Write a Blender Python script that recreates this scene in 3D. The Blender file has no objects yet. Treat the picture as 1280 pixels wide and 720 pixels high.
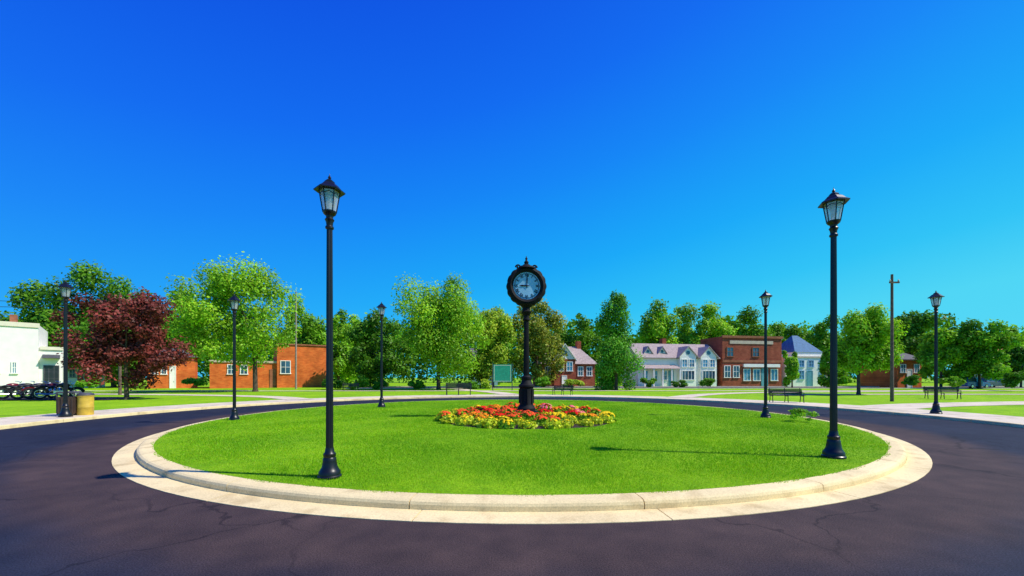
import bpy, bmesh, math, random
import numpy as np
from mathutils import Vector
random.seed(7); rng = np.random.default_rng(7)
S = bpy.context.scene; COL = S.collection
PI = math.pi; F = 490.0; H = 1.7; HY = 472.0
def X(px, d): return (px-640)/F*d
def Z(py, d): return H+(HY-py)/F*d
def GP(px, py, z=0.0):
    d = (H-z)*F/(py-HY); return (X(px, d), d)
CX, CY, RG = 0.20, 16.4, 11.22
def gz(x, y):
    r2 = ((x-CX)**2+(y-CY)**2)/RG**2
    return 0.142+0.08*(1-np.minimum(r2, 1.0))
LZ = 0.12
# ------------------------------------------------------------------ materials
def base_mat(name):
    m = bpy.data.materials.new(name); m.use_nodes = True
    nt = m.node_tree; return m, nt, nt.nodes['Principled BSDF']
def N(nt, t, **k):
    n = nt.nodes.new(t)
    for a, b in k.items():
        if a in n.inputs: n.inputs[a].default_value = b
        else: setattr(n, a, b)
    return n
def c4(c): return (c[0], c[1], c[2], 1)
def noise_mix(nt, vec, c1, c2, scale, lo=.35, hi=.65, detail=6):
    n = N(nt, 'ShaderNodeTexNoise', Scale=scale, Detail=detail); nt.links.new(vec, n.inputs['Vector'])
    r = N(nt, 'ShaderNodeValToRGB'); r.color_ramp.elements[0].position = lo; r.color_ramp.elements[1].position = hi
    r.color_ramp.elements[0].color = c4(c1); r.color_ramp.elements[1].color = c4(c2)
    nt.links.new(n.outputs['Fac'], r.inputs['Fac']); return r.outputs['Color'], n
def mul(nt, a, b, fac=1.0, mode='MULTIPLY'):
    m = N(nt, 'ShaderNodeMix', data_type='RGBA', blend_type=mode)
    if hasattr(fac, 'links'): nt.links.new(fac, m.inputs[0])
    else: m.inputs[0].default_value = fac
    nt.links.new(a, m.inputs[6])
    if isinstance(b, tuple): m.inputs[7].default_value = b
    else: nt.links.new(b, m.inputs[7])
    return m.outputs[2]
def simple(name, c, rough=.6, var=.18, scale=6, metal=0, bump=0.0, bscale=60, spec=.5):
    m, nt, b = base_mat(name); tc = N(nt, 'ShaderNodeTexCoord')
    col, n = noise_mix(nt, tc.outputs['Object'], [v*(1-var) for v in c], [min(1, v*(1+var)) for v in c], scale)
    nt.links.new(col, b.inputs['Base Color']); b.inputs['Roughness'].default_value = rough; b.inputs['Metallic'].default_value = metal
    b.inputs['Specular IOR Level'].default_value = spec
    if bump:
        n2 = N(nt, 'ShaderNodeTexNoise', Scale=bscale, Detail=4); nt.links.new(tc.outputs['Object'], n2.inputs['Vector'])
        bp = N(nt, 'ShaderNodeBump', Strength=bump, Distance=.02); nt.links.new(n2.outputs['Fac'], bp.inputs['Height'])
        nt.links.new(bp.outputs['Normal'], b.inputs['Normal'])
    return m
def asphalt(name, c1, c2, ring=False):
    m, nt, b = base_mat(name); tc = N(nt, 'ShaderNodeTexCoord'); v = tc.outputs['Object']
    col, _ = noise_mix(nt, v, c1, c2, .5, .3, .7, 8)
    if ring:   # browner near the island, darker and bluer towards the outer edge
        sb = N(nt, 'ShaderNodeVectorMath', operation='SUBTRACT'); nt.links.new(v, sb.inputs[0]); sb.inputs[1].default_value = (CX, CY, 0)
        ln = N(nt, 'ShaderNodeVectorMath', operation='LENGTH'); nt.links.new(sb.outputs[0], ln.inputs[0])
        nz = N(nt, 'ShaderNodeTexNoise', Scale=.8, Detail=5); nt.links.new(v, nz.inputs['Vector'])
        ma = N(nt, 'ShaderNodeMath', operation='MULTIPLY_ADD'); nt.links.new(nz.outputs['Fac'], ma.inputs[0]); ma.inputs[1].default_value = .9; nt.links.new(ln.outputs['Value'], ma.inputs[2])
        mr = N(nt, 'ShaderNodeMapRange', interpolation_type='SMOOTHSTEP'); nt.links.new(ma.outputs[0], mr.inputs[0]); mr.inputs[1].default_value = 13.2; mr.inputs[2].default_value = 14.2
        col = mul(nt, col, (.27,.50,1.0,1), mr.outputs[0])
    fine, nf = noise_mix(nt, v, (.5,.5,.5), (1.5,1.5,1.5), 70, .3, .7, 4)
    col = mul(nt, col, fine)
    mid, _ = noise_mix(nt, v, (.74,.74,.78), (1.18,1.14,1.10), 2.2, .3, .7, 6)
    col = mul(nt, col, mid)
    nd = N(nt, 'ShaderNodeTexNoise', Scale=.9, Detail=6); nt.links.new(v, nd.inputs['Vector'])
    ad = N(nt, 'ShaderNodeVectorMath', operation='MULTIPLY_ADD'); nt.links.new(nd.outputs['Color'], ad.inputs[0]); ad.inputs[1].default_value = (1.8,1.8,0); nt.links.new(v, ad.inputs[2])
    vo = N(nt, 'ShaderNodeTexVoronoi', feature='DISTANCE_TO_EDGE', Scale=.27); nt.links.new(ad.outputs[0], vo.inputs['Vector'])
    r = N(nt, 'ShaderNodeValToRGB'); r.color_ramp.elements[0].position = .0022; r.color_ramp.elements[0].color = (.5,.5,.54,1)
    r.color_ramp.elements[1].position = .0075; r.color_ramp.elements[1].color = (1,1,1,1)
    nt.links.new(vo.outputs['Distance'], r.inputs['Fac'])
    n3 = N(nt, 'ShaderNodeTexNoise', Scale=.19, Detail=2); nt.links.new(v, n3.inputs['Vector'])
    r3 = N(nt, 'ShaderNodeValToRGB'); r3.color_ramp.elements[0].position=.42; r3.color_ramp.elements[1].position=.5
    nt.links.new(n3.outputs['Fac'], r3.inputs['Fac'])
    col = mul(nt, col, r.outputs['Color'], r3.outputs['Color'])
    nt.links.new(col, b.inputs['Base Color'])
    b.inputs['Roughness'].default_value = .85
    b.inputs['Specular IOR Level'].default_value = .2
    bp = N(nt, 'ShaderNodeBump', Strength=.6, Distance=.008); nt.links.new(nf.outputs['Fac'], bp.inputs['Height']); nt.links.new(bp.outputs['Normal'], b.inputs['Normal'])
    return m
def lawn_mat(name, c1, c2, fine=(.7,1.35)):
    m, nt, b = base_mat(name); tc = N(nt, 'ShaderNodeTexCoord'); v = tc.outputs['Object']
    col, _ = noise_mix(nt, v, c1, c2, .30, .3, .7, 8)
    f, nf = noise_mix(nt, v, (fine[0],)*3, (fine[1],)*3, 28, .3, .7, 6); col = mul(nt, col, f)
    f2, _ = noise_mix(nt, v, (.8,.88,.8), (1.2,1.1,1.1), 2.2, .35, .65, 5); col = mul(nt, col, f2)
    nt.links.new(col, b.inputs['Base Color']); b.inputs['Roughness'].default_value = .9; b.inputs['Specular IOR Level'].default_value = .1
    bp = N(nt, 'ShaderNodeBump', Strength=.6, Distance=.03); nt.links.new(nf.outputs['Fac'], bp.inputs['Height']); nt.links.new(bp.outputs['Normal'], b.inputs['Normal'])
    return m
def leaf_mat(name, c, trans=.38):
    m = bpy.data.materials.new(name); m.use_nodes = True; nt = m.node_tree; nt.nodes.clear()
    at = N(nt, 'ShaderNodeAttribute', attribute_name='tint')
    rgb = N(nt, 'ShaderNodeRGB'); rgb.outputs[0].default_value = c4(c)
    col = mul(nt, rgb.outputs[0], at.outputs['Color'])
    d = N(nt, 'ShaderNodeBsdfDiffuse'); t = N(nt, 'ShaderNodeBsdfTranslucent'); g = N(nt, 'ShaderNodeBsdfGlossy', Roughness=.45)
    nt.links.new(col, d.inputs['Color']); nt.links.new(col, t.inputs['Color'])
    mx = N(nt, 'ShaderNodeMixShader'); mx.inputs[0].default_value = trans
    nt.links.new(d.outputs[0], mx.inputs[1]); nt.links.new(t.outputs[0], mx.inputs[2])
    m2 = N(nt, 'ShaderNodeMixShader'); m2.inputs[0].default_value = .015
    nt.links.new(mx.outputs[0], m2.inputs[1]); nt.links.new(g.outputs[0], m2.inputs[2])
    o = N(nt, 'ShaderNodeOutputMaterial'); nt.links.new(m2.outputs[0], o.inputs['Surface']); return m
def brick_mat(name, c1, c2, mortar, scale=1.0):
    m, nt, b = base_mat(name); tc = N(nt, 'ShaderNodeTexCoord')
    mp = N(nt, 'ShaderNodeMapping'); mp.inputs['Rotation'].default_value = (PI/2, 0, 0); nt.links.new(tc.outputs['Object'], mp.inputs['Vector'])
    br = N(nt, 'ShaderNodeTexBrick', Scale=scale); br.inputs['Color1'].default_value = c4(c1); br.inputs['Color2'].default_value = c4(c2); br.inputs['Mortar'].default_value = c4(mortar)
    br.inputs['Brick Width'].default_value = .42; br.inputs['Row Height'].default_value = .14; br.inputs['Mortar Size'].default_value = .008
    nt.links.new(mp.outputs[0], br.inputs['Vector'])
    f, _ = noise_mix(nt, tc.outputs['Object'], (.75,.75,.75), (1.2,1.2,1.2), .9, .3, .7); col = mul(nt, br.outputs['Color'], f)
    nt.links.new(col, b.inputs['Base Color']); b.inputs['Roughness'].default_value = .85; b.inputs['Specular IOR Level'].default_value = .15; return m
def shingle_mat(name, c):
    m, nt, b = base_mat(name); tc = N(nt, 'ShaderNodeTexCoord')
    w = N(nt, 'ShaderNodeTexWave', wave_type='BANDS', bands_direction='Z', Scale=1.6, Distortion=1.2, Detail=3); nt.links.new(tc.outputs['Object'], w.inputs['Vector'])
    r = N(nt, 'ShaderNodeValToRGB'); r.color_ramp.elements[0].color = c4([v*.7 for v in c]); r.color_ramp.elements[1].color = c4([v*1.15 for v in c])
    nt.links.new(w.outputs['Fac'], r.inputs['Fac'])
    f, _ = noise_mix(nt, tc.outputs['Object'], (.75,.75,.75), (1.2,1.2,1.2), 3, .3, .7); col = mul(nt, r.outputs['Color'], f)
    nt.links.new(col, b.inputs['Base Color']); b.inputs['Roughness'].default_value = .85; return m
def glass_mat(name, c, rough=.08):
    m, nt, b = base_mat(name); tc = N(nt, 'ShaderNodeTexCoord')
    col, _ = noise_mix(nt, tc.outputs['Object'], [v*.6 for v in c], [v*1.4 for v in c], .9, .4, .6)
    nt.links.new(col, b.inputs['Base Color']); b.inputs['Roughness'].default_value = rough; b.inputs['Specular IOR Level'].default_value = .9; return m
def lamp_glass():
    m = bpy.data.materials.new('lamp glass'); m.use_nodes = True; nt = m.node_tree; nt.nodes.clear()
    tc = N(nt, 'ShaderNodeTexCoord'); col, _ = noise_mix(nt, tc.outputs['Object'], (.78,.82,.85), (.93,.94,.95), 9)
    t = N(nt, 'ShaderNodeBsdfTransparent'); d = N(nt, 'ShaderNodeBsdfTranslucent'); df = N(nt, 'ShaderNodeBsdfDiffuse'); g = N(nt, 'ShaderNodeBsdfGlossy', Roughness=.12)
    nt.links.new(col, d.inputs['Color']); nt.links.new(col, df.inputs['Color'])
    a = N(nt, 'ShaderNodeMixShader'); a.inputs[0].default_value = .5; nt.links.new(d.outputs[0], a.inputs[1]); nt.links.new(df.outputs[0], a.inputs[2])
    b = N(nt, 'ShaderNodeMixShader'); b.inputs[0].default_value = .5; nt.links.new(a.outputs[0], b.inputs[1]); nt.links.new(t.outputs[0], b.inputs[2])
    c = N(nt, 'ShaderNodeMixShader'); c.inputs[0].default_value = .10; nt.links.new(b.outputs[0], c.inputs[1]); nt.links.new(g.outputs[0], c.inputs[2])
    o = N(nt, 'ShaderNodeOutputMaterial'); nt.links.new(c.outputs[0], o.inputs['Surface']); return m
def concrete(name, c):
    m, nt, b = base_mat(name); tc = N(nt, 'ShaderNodeTexCoord'); v = tc.outputs['Object']
    col, _ = noise_mix(nt, v, [x*.84 for x in c], [min(1,x*1.1) for x in c], .8, .3, .7, 8)
    f, nf = noise_mix(nt, v, (.82,.82,.82), (1.08,1.08,1.08), 45, .3, .7, 4); col = mul(nt, col, f)
    st, _ = noise_mix(nt, v, (.62,.56,.48), (1,1,1), 2.3, .32, .47, 8); col = mul(nt, col, st, .55)
    nt.links.new(col, b.inputs['Base Color']); b.inputs['Roughness'].default_value = .85; b.inputs['Specular IOR Level'].default_value = .25
    bp = N(nt, 'ShaderNodeBump', Strength=.3, Distance=.01); nt.links.new(nf.outputs['Fac'], bp.inputs['Height']); nt.links.new(bp.outputs['Normal'], b.inputs['Normal']); return m
M = dict(
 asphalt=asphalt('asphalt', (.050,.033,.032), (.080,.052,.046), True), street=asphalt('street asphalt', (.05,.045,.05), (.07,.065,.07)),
 lawn=lawn_mat('lawn', (.19,.40,.006), (.29,.52,.012)), soil=lawn_mat('lawn under blades', (.17,.37,.005), (.25,.48,.01), (.65,1.2)),
 conc=concrete('curb concrete', (.92,.73,.37)), walk=concrete('sidewalk concrete', (.78,.66,.47)),
 mulch=simple('mulch', (.035,.018,.012), .95, .4, 20, bump=.8),
 black=simple('black painted iron', (.006,.006,.008), .38, .2, 5), matte=simple('matte black iron', (.006,.006,.007), .7, .2, 5, spec=.25), iron=simple('dark iron', (.012,.012,.014), .5, .2, 5),
 glass=lamp_glass(), bulb=simple('lamp bulb', (.8,.8,.75), .3), dial=simple('clock dial', (.30,.56,.76), .7, .1, 2, spec=.1), gold=simple('dark numerals', (.02,.03,.07), .6, spec=.1),
 brick=brick_mat('orange brick', (.66,.12,.02), (.80,.19,.035), (.55,.20,.08)), brickd=brick_mat('dark red brick', (.30,.06,.03), (.38,.09,.045), (.33,.16,.10)),
 brickb=brick_mat('brown brick', (.32,.11,.05), (.40,.14,.07), (.33,.2,.12)),
 white=simple('white paint', (.93,.89,.79), .6, .04, 1.5), cream=simple('cream paint', (.82,.74,.56), .6, .08, 1.5), grey=simple('grey siding', (.35,.37,.42), .7, .1, 1.5),
 blue=simple('pale blue siding', (.32,.52,.68), .6, .1, 1.5), teal=simple('teal trim', (.12,.35,.42), .5), dkgrey=simple('dark grey trim', (.06,.06,.07), .6),
 stone=simple('stone band', (.58,.46,.33), .8, .1, 2),
 roofp=shingle_mat('pinkish grey shingles', (.44,.34,.31)), roofg=shingle_mat('dark shingles', (.12,.11,.11)), roofo=shingle_mat('orange shingles', (.62,.22,.08)), roofb=shingle_mat('blue shingles', (.09,.20,.33)),
 pane=glass_mat('window glass', (.04,.09,.14)), paneb=glass_mat('blue window glass', (.08,.25,.38)), darkg=glass_mat('dark opening', (.015,.015,.02), .4),
 wood=simple('weathered pole wood', (.13,.085,.06), .85, .3, 8), palewood=simple('pale pole', (.30,.25,.20), .8, .2, 8), bark=simple('bark', (.085,.055,.035), .9, .35, 7, bump=.6, bscale=14), bench=simple('bench slats', (.02,.02,.02), .5),
 bin1=simple('bronze bin', (.06,.035,.022), .5, .2, 5), bin2=simple('yellow gold bin', (.60,.40,.04), .5, .15, 5), chrome=simple('chrome', (.6,.6,.62), .2, .1, 5, metal=1),
 rubber=simple('rubber', (.015,.015,.015), .8), leather=simple('black leather', (.012,.012,.013), .5), sign=simple('green sign', (.03,.36,.20), .4),
 red=simple('red car paint', (.35,.02,.02), .25, .05), bluep=simple('blue car paint', (.03,.12,.35), .25, .05), silver=simple('grey car paint', (.16,.17,.19), .25, .05, metal=.5),
 maroon=simple('maroon tank paint', (.16,.01,.015), .25), light=simple('headlight lens', (.8,.8,.75), .1),
)
FM = dict(red=(.72,.012,.008), coral=(.85,.09,.02), orange=(.88,.25,.01), yellow=(.88,.58,.01), pink=(.85,.14,.20))
for k, c in list(FM.items()): FM[k] = simple(k+' petals', c, .8, .2, 30, spec=.1)
LM = dict(
 blade=leaf_mat('grass blade', (.25,.52,.008), .35), dark=leaf_mat('dark tree leaves', (.10,.27,.012)), mid=leaf_mat('mid green leaves', (.17,.40,.014)),
 bright=leaf_mat('bright green leaves', (.27,.53,.018)), yel=leaf_mat('yellow green leaves', (.36,.52,.03)), purple=leaf_mat('burgundy leaves', (.20,.045,.033), .25),
 olive=leaf_mat('olive leaves', (.30,.35,.03)), ever=leaf_mat('evergreen leaves', (.12,.36,.02), .25), flw=leaf_mat('bedding plant leaves', (.24,.46,.015)), lime=leaf_mat('lime bedding leaves', (.62,.70,.03)))
# ------------------------------------------------------------------ mesh builder
class MB:
    def __init__(s): s.v = []; s.f = []
    def add(s, vs, fs):
        b = len(s.v); s.v += [tuple(v) for v in vs]; s.f += [tuple(b+i for i in f) for f in fs]; return s
    def box(s, x0, x1, y0, y1, z0, z1):
        return s.add([(x0,y0,z0),(x1,y0,z0),(x1,y1,z0),(x0,y1,z0),(x0,y0,z1),(x1,y0,z1),(x1,y1,z1),(x0,y1,z1)],
                     [(0,3,2,1),(4,5,6,7),(0,1,5,4),(1,2,6,5),(2,3,7,6),(3,0,4,7)])
    def tube(s, pts, rs, n=10, cap=True):
        pts = [Vector(p) for p in pts]
        if not hasattr(rs, '__len__'): rs = [rs]*len(pts)
        vs = []; fs = []; ref = None
        for i, p in enumerate(pts):
            t = (pts[min(i+1, len(pts)-1)]-pts[max(i-1, 0)]).normalized()
            if ref is None: ref = t.orthogonal().normalized()
            u = (ref-t*ref.dot(t)).normalized(); ref = u; w = t.cross(u)
            for k in range(n):
                a = 2*PI*k/n; vs.append(p+(u*math.cos(a)+w*math.sin(a))*rs[i])
        for i in range(len(pts)-1):
            for k in range(n):
                k2 = (k+1) % n; fs.append((i*n+k, i*n+k2, (i+1)*n+k2, (i+1)*n+k))
        if cap: fs.append(tuple(range(n))[::-1]); fs.append(tuple((len(pts)-1)*n+k for k in range(n)))
        return s.add(vs, fs)
    def lathe(s, prof, n=24, c=(0,0,0), axis='Z', flute=0.0, rot=0.0, lobes=0, amp=0.0):
        vs = []; fs = []
        for r, z in prof:
            for k in range(n):
                a = 2*PI*k/n+rot; rr = r*(1-flute*(k % 2))
                if lobes and r > .60: rr *= 1+amp*abs(math.cos(lobes*a/2))
                if axis == 'Z': vs.append((c[0]+rr*math.cos(a), c[1]+rr*math.sin(a), c[2]+z))
                elif axis == 'Y': vs.append((c[0]+rr*math.cos(a), c[1]-z, c[2]+rr*math.sin(a)))
                else: vs.append((c[0]+z, c[1]+rr*math.cos(a), c[2]+rr*math.sin(a)))
        for i in range(len(prof)-1):
            for k in range(n):
                k2 = (k+1) % n; fs.append((i*n+k, i*n+k2, (i+1)*n+k2, (i+1)*n+k))
        if prof[0][0] > 1e-4: fs.append(tuple(range(n))[::-1])
        if prof[-1][0] > 1e-4: fs.append(tuple((len(prof)-1)*n+k for k in range(n)))
        return s.add(vs, fs)
    def ring(s, prof, n=96, c=(0,0,0), lobes=0, amp=0.0):   # closed profile around the y axis, open in the middle
        b = len(s.f); s.lathe(prof+[prof[0]], n, c, 'Y', lobes=lobes, amp=amp); s.f = s.f[:-2]; return s
    def ball(s, c, r, n=14, m=8):
        if not hasattr(r, '__len__'): r = (r, r, r)
        vs = []; fs = []
        for i in range(m+1):
            t = PI*i/m
            for k in range(n):
                a = 2*PI*k/n; vs.append((c[0]+r[0]*math.sin(t)*math.cos(a), c[1]+r[1]*math.sin(t)*math.sin(a), c[2]-r[2]*math.cos(t)))
        for i in range(m):
            for k in range(n):
                k2 = (k+1) % n; fs.append((i*n+k, i*n+k2, (i+1)*n+k2, (i+1)*n+k))
        return s.add(vs, fs)
    def prism(s, poly, a0, a1, axis='Y'):
        n = len(poly)
        if axis == 'Y': vs = [(p[0], a0, p[1]) for p in poly]+[(p[0], a1, p[1]) for p in poly]
        elif axis == 'X': vs = [(a0, p[0], p[1]) for p in poly]+[(a1, p[0], p[1]) for p in poly]
        else: vs = [(p[0], p[1], a0) for p in poly]+[(p[0], p[1], a1) for p in poly]
        return s.add(vs, [tuple(range(n))[::-1], tuple(range(n, 2*n))]+[(i, (i+1) % n, n+(i+1) % n, n+i) for i in range(n)])
    def torus(s, R, r, c=(0,0,0), axis='Y', n=28, m=8):
        prof = [(R+r*math.cos(2*PI*j/m), r*math.sin(2*PI*j/m)) for j in range(m+1)]
        s.lathe(prof, n, c, axis); s.f = s.f[:-2]; return s
def obj(name, mb, mat, parent=None, smooth=False):
    me = bpy.data.meshes.new(name); me.from_pydata(mb.v, [], mb.f); me.validate(); me.update()
    bm = bmesh.new(); bm.from_mesh(me); bmesh.ops.recalc_face_normals(bm, faces=bm.faces)
    bm.to_mesh(me); bm.free()
    if smooth:
        me.polygons.foreach_set('use_smooth', [True]*len(me.polygons)); me.set_sharp_from_angle(angle=math.radians(35))
    me.materials.append(mat); o = bpy.data.objects.new(name, me); COL.objects.link(o)
    if parent: o.parent = parent
    return o
def np_obj(name, V, k, mat, parent=None, tint=None):
    n = len(V)//k; me = bpy.data.meshes.new(name)
    me.vertices.add(len(V)); me.vertices.foreach_set('co', V.astype(np.float32).ravel())
    me.loops.add(n*k); me.loops.foreach_set('vertex_index', np.arange(n*k, dtype=np.int32))
    me.polygons.add(n); me.polygons.foreach_set('loop_start', np.arange(n, dtype=np.int32)*k)
    me.update(calc_edges=True)
    if tint is not None:
        a = me.color_attributes.new('tint', 'FLOAT_COLOR', 'POINT')
        t = np.ones((len(V), 4), dtype=np.float32); t[:, :3] = np.repeat(tint, k, axis=0); a.data.foreach_set('color', t.ravel())
    me.materials.append(mat); o = bpy.data.objects.new(name, me); COL.objects.link(o)
    if parent: o.parent = parent
    return o
def tag(o, label=None, cat=None, group=None, kind=None):
    if label: o['label'] = label
    if cat: o['category'] = cat
    if group: o['group'] = group
    if kind: o['kind'] = kind
    return o
def thing(name, label, cat, loc=(0,0,0), rz=0, group=None, scale=1):
    o = bpy.data.objects.new(name, None); COL.objects.link(o); o.location = loc; o.rotation_euler = (0,0,rz); o.scale = (scale,)*3
    o.empty_display_size = .2
    return tag(o, label, cat, group)
def dup(root, loc, rz=0, label=None, group=None, scale=None):
    r = root.copy(); COL.objects.link(r); r.location = loc; r.rotation_euler = (0,0,rz)
    if scale: r.scale = (scale,)*3
    if label: r['label'] = label
    if group: r['group'] = group
    for ch in list(root.children):
        c = ch.copy(); COL.objects.link(c); c.parent = r
        for g in list(ch.children):
            d = g.copy(); COL.objects.link(d); d.parent = c
    return r
# ------------------------------------------------------------------ ground
def sheet_ring(mb, r0, r1, a0, a1, z0, z1, n, cx=CX, cy=CY):
    vs = []; fs = []
    for i in range(n+1):
        a = a0+(a1-a0)*i/n
        vs += [(cx+r0*math.cos(a), cy+r0*math.sin(a), z0), (cx+r1*math.cos(a), cy+r1*math.sin(a), z1)]
    for i in range(n): fs.append((2*i, 2*i+1, 2*i+3, 2*i+2))
    mb.add(vs, fs)
g = MB(); g.add([(-2500,-2500,-.05),(2500,-2500,-.05),(2500,2500,-.05),(-2500,2500,-.05)], [(0,1,2,3)])
tag(obj('ground', g, M['lawn']), kind='structure')
GA = math.radians(25); A0 = -PI/2+GA; A1 = 1.5*PI-GA
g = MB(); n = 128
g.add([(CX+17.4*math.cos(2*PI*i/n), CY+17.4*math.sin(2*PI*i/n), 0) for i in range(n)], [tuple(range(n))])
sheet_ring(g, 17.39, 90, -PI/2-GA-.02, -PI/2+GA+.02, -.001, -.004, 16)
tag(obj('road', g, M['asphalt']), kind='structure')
def ring_segments(mb, prof, a0, a1, seg, rmid, gap=.014, sub=6):
    n = max(1, round((a1-a0)*rmid/seg)); da = (a1-a0)/n; ga = gap/2/rmid
    for i in range(n):
        s0 = a0+i*da+ga; s1 = a0+(i+1)*da-ga; vs = []; fs = []; m = len(prof)
        for j in range(sub+1):
            a = s0+(s1-s0)*j/sub
            vs += [(CX+r*math.cos(a), CY+r*math.sin(a), z) for r, z in prof]
        for j in range(sub):
            for k in range(m): k2 = (k+1) % m; fs.append((j*m+k, j*m+k2, (j+1)*m+k2, (j+1)*m+k))
        fs.append(tuple(range(m))[::-1]); fs.append(tuple(sub*m+k for k in range(m))); mb.add(vs, fs)
g = MB(); ring_segments(g, [(11.0,-.02),(11.50,-.02),(11.50,.085),(11.485,.118),(11.45,.137),(11.4,.144),(11.22,.148),(11.0,.148)], .13, 2*PI+.13, 3.05, 11.5)
tag(obj('island_curb', g, M['conc']), kind='structure')
g = MB(); ring_segments(g, [(11.504,-.02),(11.86,-.02),(11.86,.008),(11.504,.022)], .145, 2*PI+.145, 3.05, 11.5)
tag(obj('gutter', g, M['conc']), kind='structure')
g = MB(); ring_segments(g, [(17.3,-.02),(17.46,-.02),(17.46,.125),(17.33,.125),(17.305,.11)], A0, A1, 3.0, 17.3)
tag(obj('outer_curb', g, M['conc']), kind='structure')
g = MB(); ring_segments(g, [(17.47,-.02),(20.3,-.02),(20.3,.128),(17.47,.122)], A0, A1, 1.8, 18.5, gap=.02)
tag(obj('sidewalk', g, M['walk']), kind='structure')
g = MB()
rr = [20.31, 24, 30, 40, 60, 90, 150, 400, 2400]
for a, b in zip(rr[:-1], rr[1:]): sheet_ring(g, a, b, A0, A1, LZ, LZ, 96)
tag(obj('lawn', g, M['lawn']), kind='structure')
g = MB(); vs = [(CX, CY, float(gz(CX, CY)))]; fs = []; nr, na = 14, 96
for i in range(1, nr+1):
    r = RG*i/nr
    for k in range(na):
        a = 2*PI*k/na; x, y = CX+r*math.cos(a), CY+r*math.sin(a); vs.append((x, y, float(gz(x, y))+(.008 if i == nr else 0)))
for k in range(na): fs.append((0, 1+k, 1+(k+1) % na))
for i in range(nr-1):
    for k in range(na): k2 = (k+1) % na; fs.append((1+i*na+k, 1+(i+1)*na+k, 1+(i+1)*na+k2, 1+i*na+k2))
g.add(vs, fs); tag(obj('island_lawn', g, M['soil'], smooth=True), kind='structure')
BX, BY, BR = .53, 14.45, 3.22
NB = 340000
u = rng.random(NB*7); v = rng.random(NB*7)
r = (RG+.03+.04*np.sin(v*2*PI*53)*np.sin(v*2*PI*17))*np.sqrt(u); a = 2*PI*v; x = CX+r*np.cos(a); y = CY+r*np.sin(a)
dist = np.hypot(x, y); keep = (rng.random(len(x)) < np.clip((7.0/dist)**1.7, 0, 1)) & (np.hypot(x-BX, y-BY) > BR-.05)
x = x[keep][:NB]; y = y[keep][:NB]; dist = np.hypot(x, y); n = len(x)
hgt = rng.uniform(.018, .042, n)*(1+.25*np.sin(x*1.7+np.sin(y*2.1))); wd = rng.uniform(.0035, .006, n)*np.clip(dist/7, .8, 2.6); th = rng.random(n)*2*PI; la = rng.random(n)*2*PI; ln = rng.uniform(.1, .7, n)*hgt
z = gz(x, y)-.004
V = np.empty((n, 3, 3)); cx_, sx_ = np.cos(th)*wd, np.sin(th)*wd
V[:,0] = np.stack([x-cx_, y-sx_, z], 1); V[:,1] = np.stack([x+cx_, y+sx_, z], 1); V[:,2] = np.stack([x+np.cos(la)*ln, y+np.sin(la)*ln, z+hgt], 1)
patch = .5+.5*np.sin(x*.9+1.3*np.sin(y*.7))*np.sin(y*1.1+np.sin(x*.6)*1.7)
t = rng.uniform(.8, 1.25, (n,1))*(0.84+.30*patch[:,None])*np.ones((1,3)); t[:,0] *= rng.uniform(.75, 1.35, n)*(.85+.3*patch)
tag(np_obj('grass', V.reshape(-1,3), 3, LM['blade'], tint=t), kind='stuff')
def strip(mb, pts, w, z):
    vs = []; fs = []; pts = [Vector((p[0], p[1])) for p in pts]; fine = []
    for i in range(len(pts)-1):
        p0 = pts[max(i-1,0)]; p1 = pts[i]; p2 = pts[i+1]; p3 = pts[min(i+2, len(pts)-1)]
        for k in range(6):
            t = k/6; fine.append(.5*((2*p1)+(-p0+p2)*t+(2*p0-5*p1+4*p2-p3)*t*t+(-p0+3*p1-3*p2+p3)*t**3))
    fine.append(pts[-1])
    for i, p in enumerate(fine):
        d = (fine[min(i+1,len(fine)-1)]-fine[max(i-1,0)]).normalized(); nn = Vector((-d.y, d.x))*w/2
        vs += [(p.x-nn.x, p.y-nn.y, z), (p.x+nn.x, p.y+nn.y, z)]
    for i in range(len(fine)-1): fs.append((2*i, 2*i+1, 2*i+3, 2*i+2))
    mb.add(vs, fs)
for i, (pts, w) in enumerate([
    ([(18.3,20),(24,22.5),(33,24.6),(55,29)], 2.4), ([(13,31),(20,38),(32,43),(60,47)], 1.8), ([(-15,28),(-22,33),(-38,37),(-70,39)], 1.8),
    ([(0,36),(-2,42),(-6,50),(-8,56)], 1.8), ([(-60,45.5),(-20,46),(20,46.5),(80,47)], 1.5), ([(24,36),(40,36.5),(60,36)], 1.4)]):
    g = MB(); strip(g, pts, w, .136+.004*i); tag(obj('path', g, M['walk']), kind='structure')
g = MB(); g.add([(-24,57,.129),(140,57,.129),(140,64.5,.129),(-24,64.5,.129)], [(0,1,2,3)]); tag(obj('street', g, M['street']), kind='structure')
g = MB(); g.box(-24,140,64.5,66,.10,.25); g.box(-24,140,56.2,57,.10,.22); tag(obj('pavement', g, M['walk']), kind='structure')
g = MB(); g.add([(-60,27.2,.170),(-28,27.2,.170),(-29,31,.170),(-60,31,.170)], [(0,1,2,3)]); tag(obj('parking_pad', g, M['street']), kind='structure')
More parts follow.
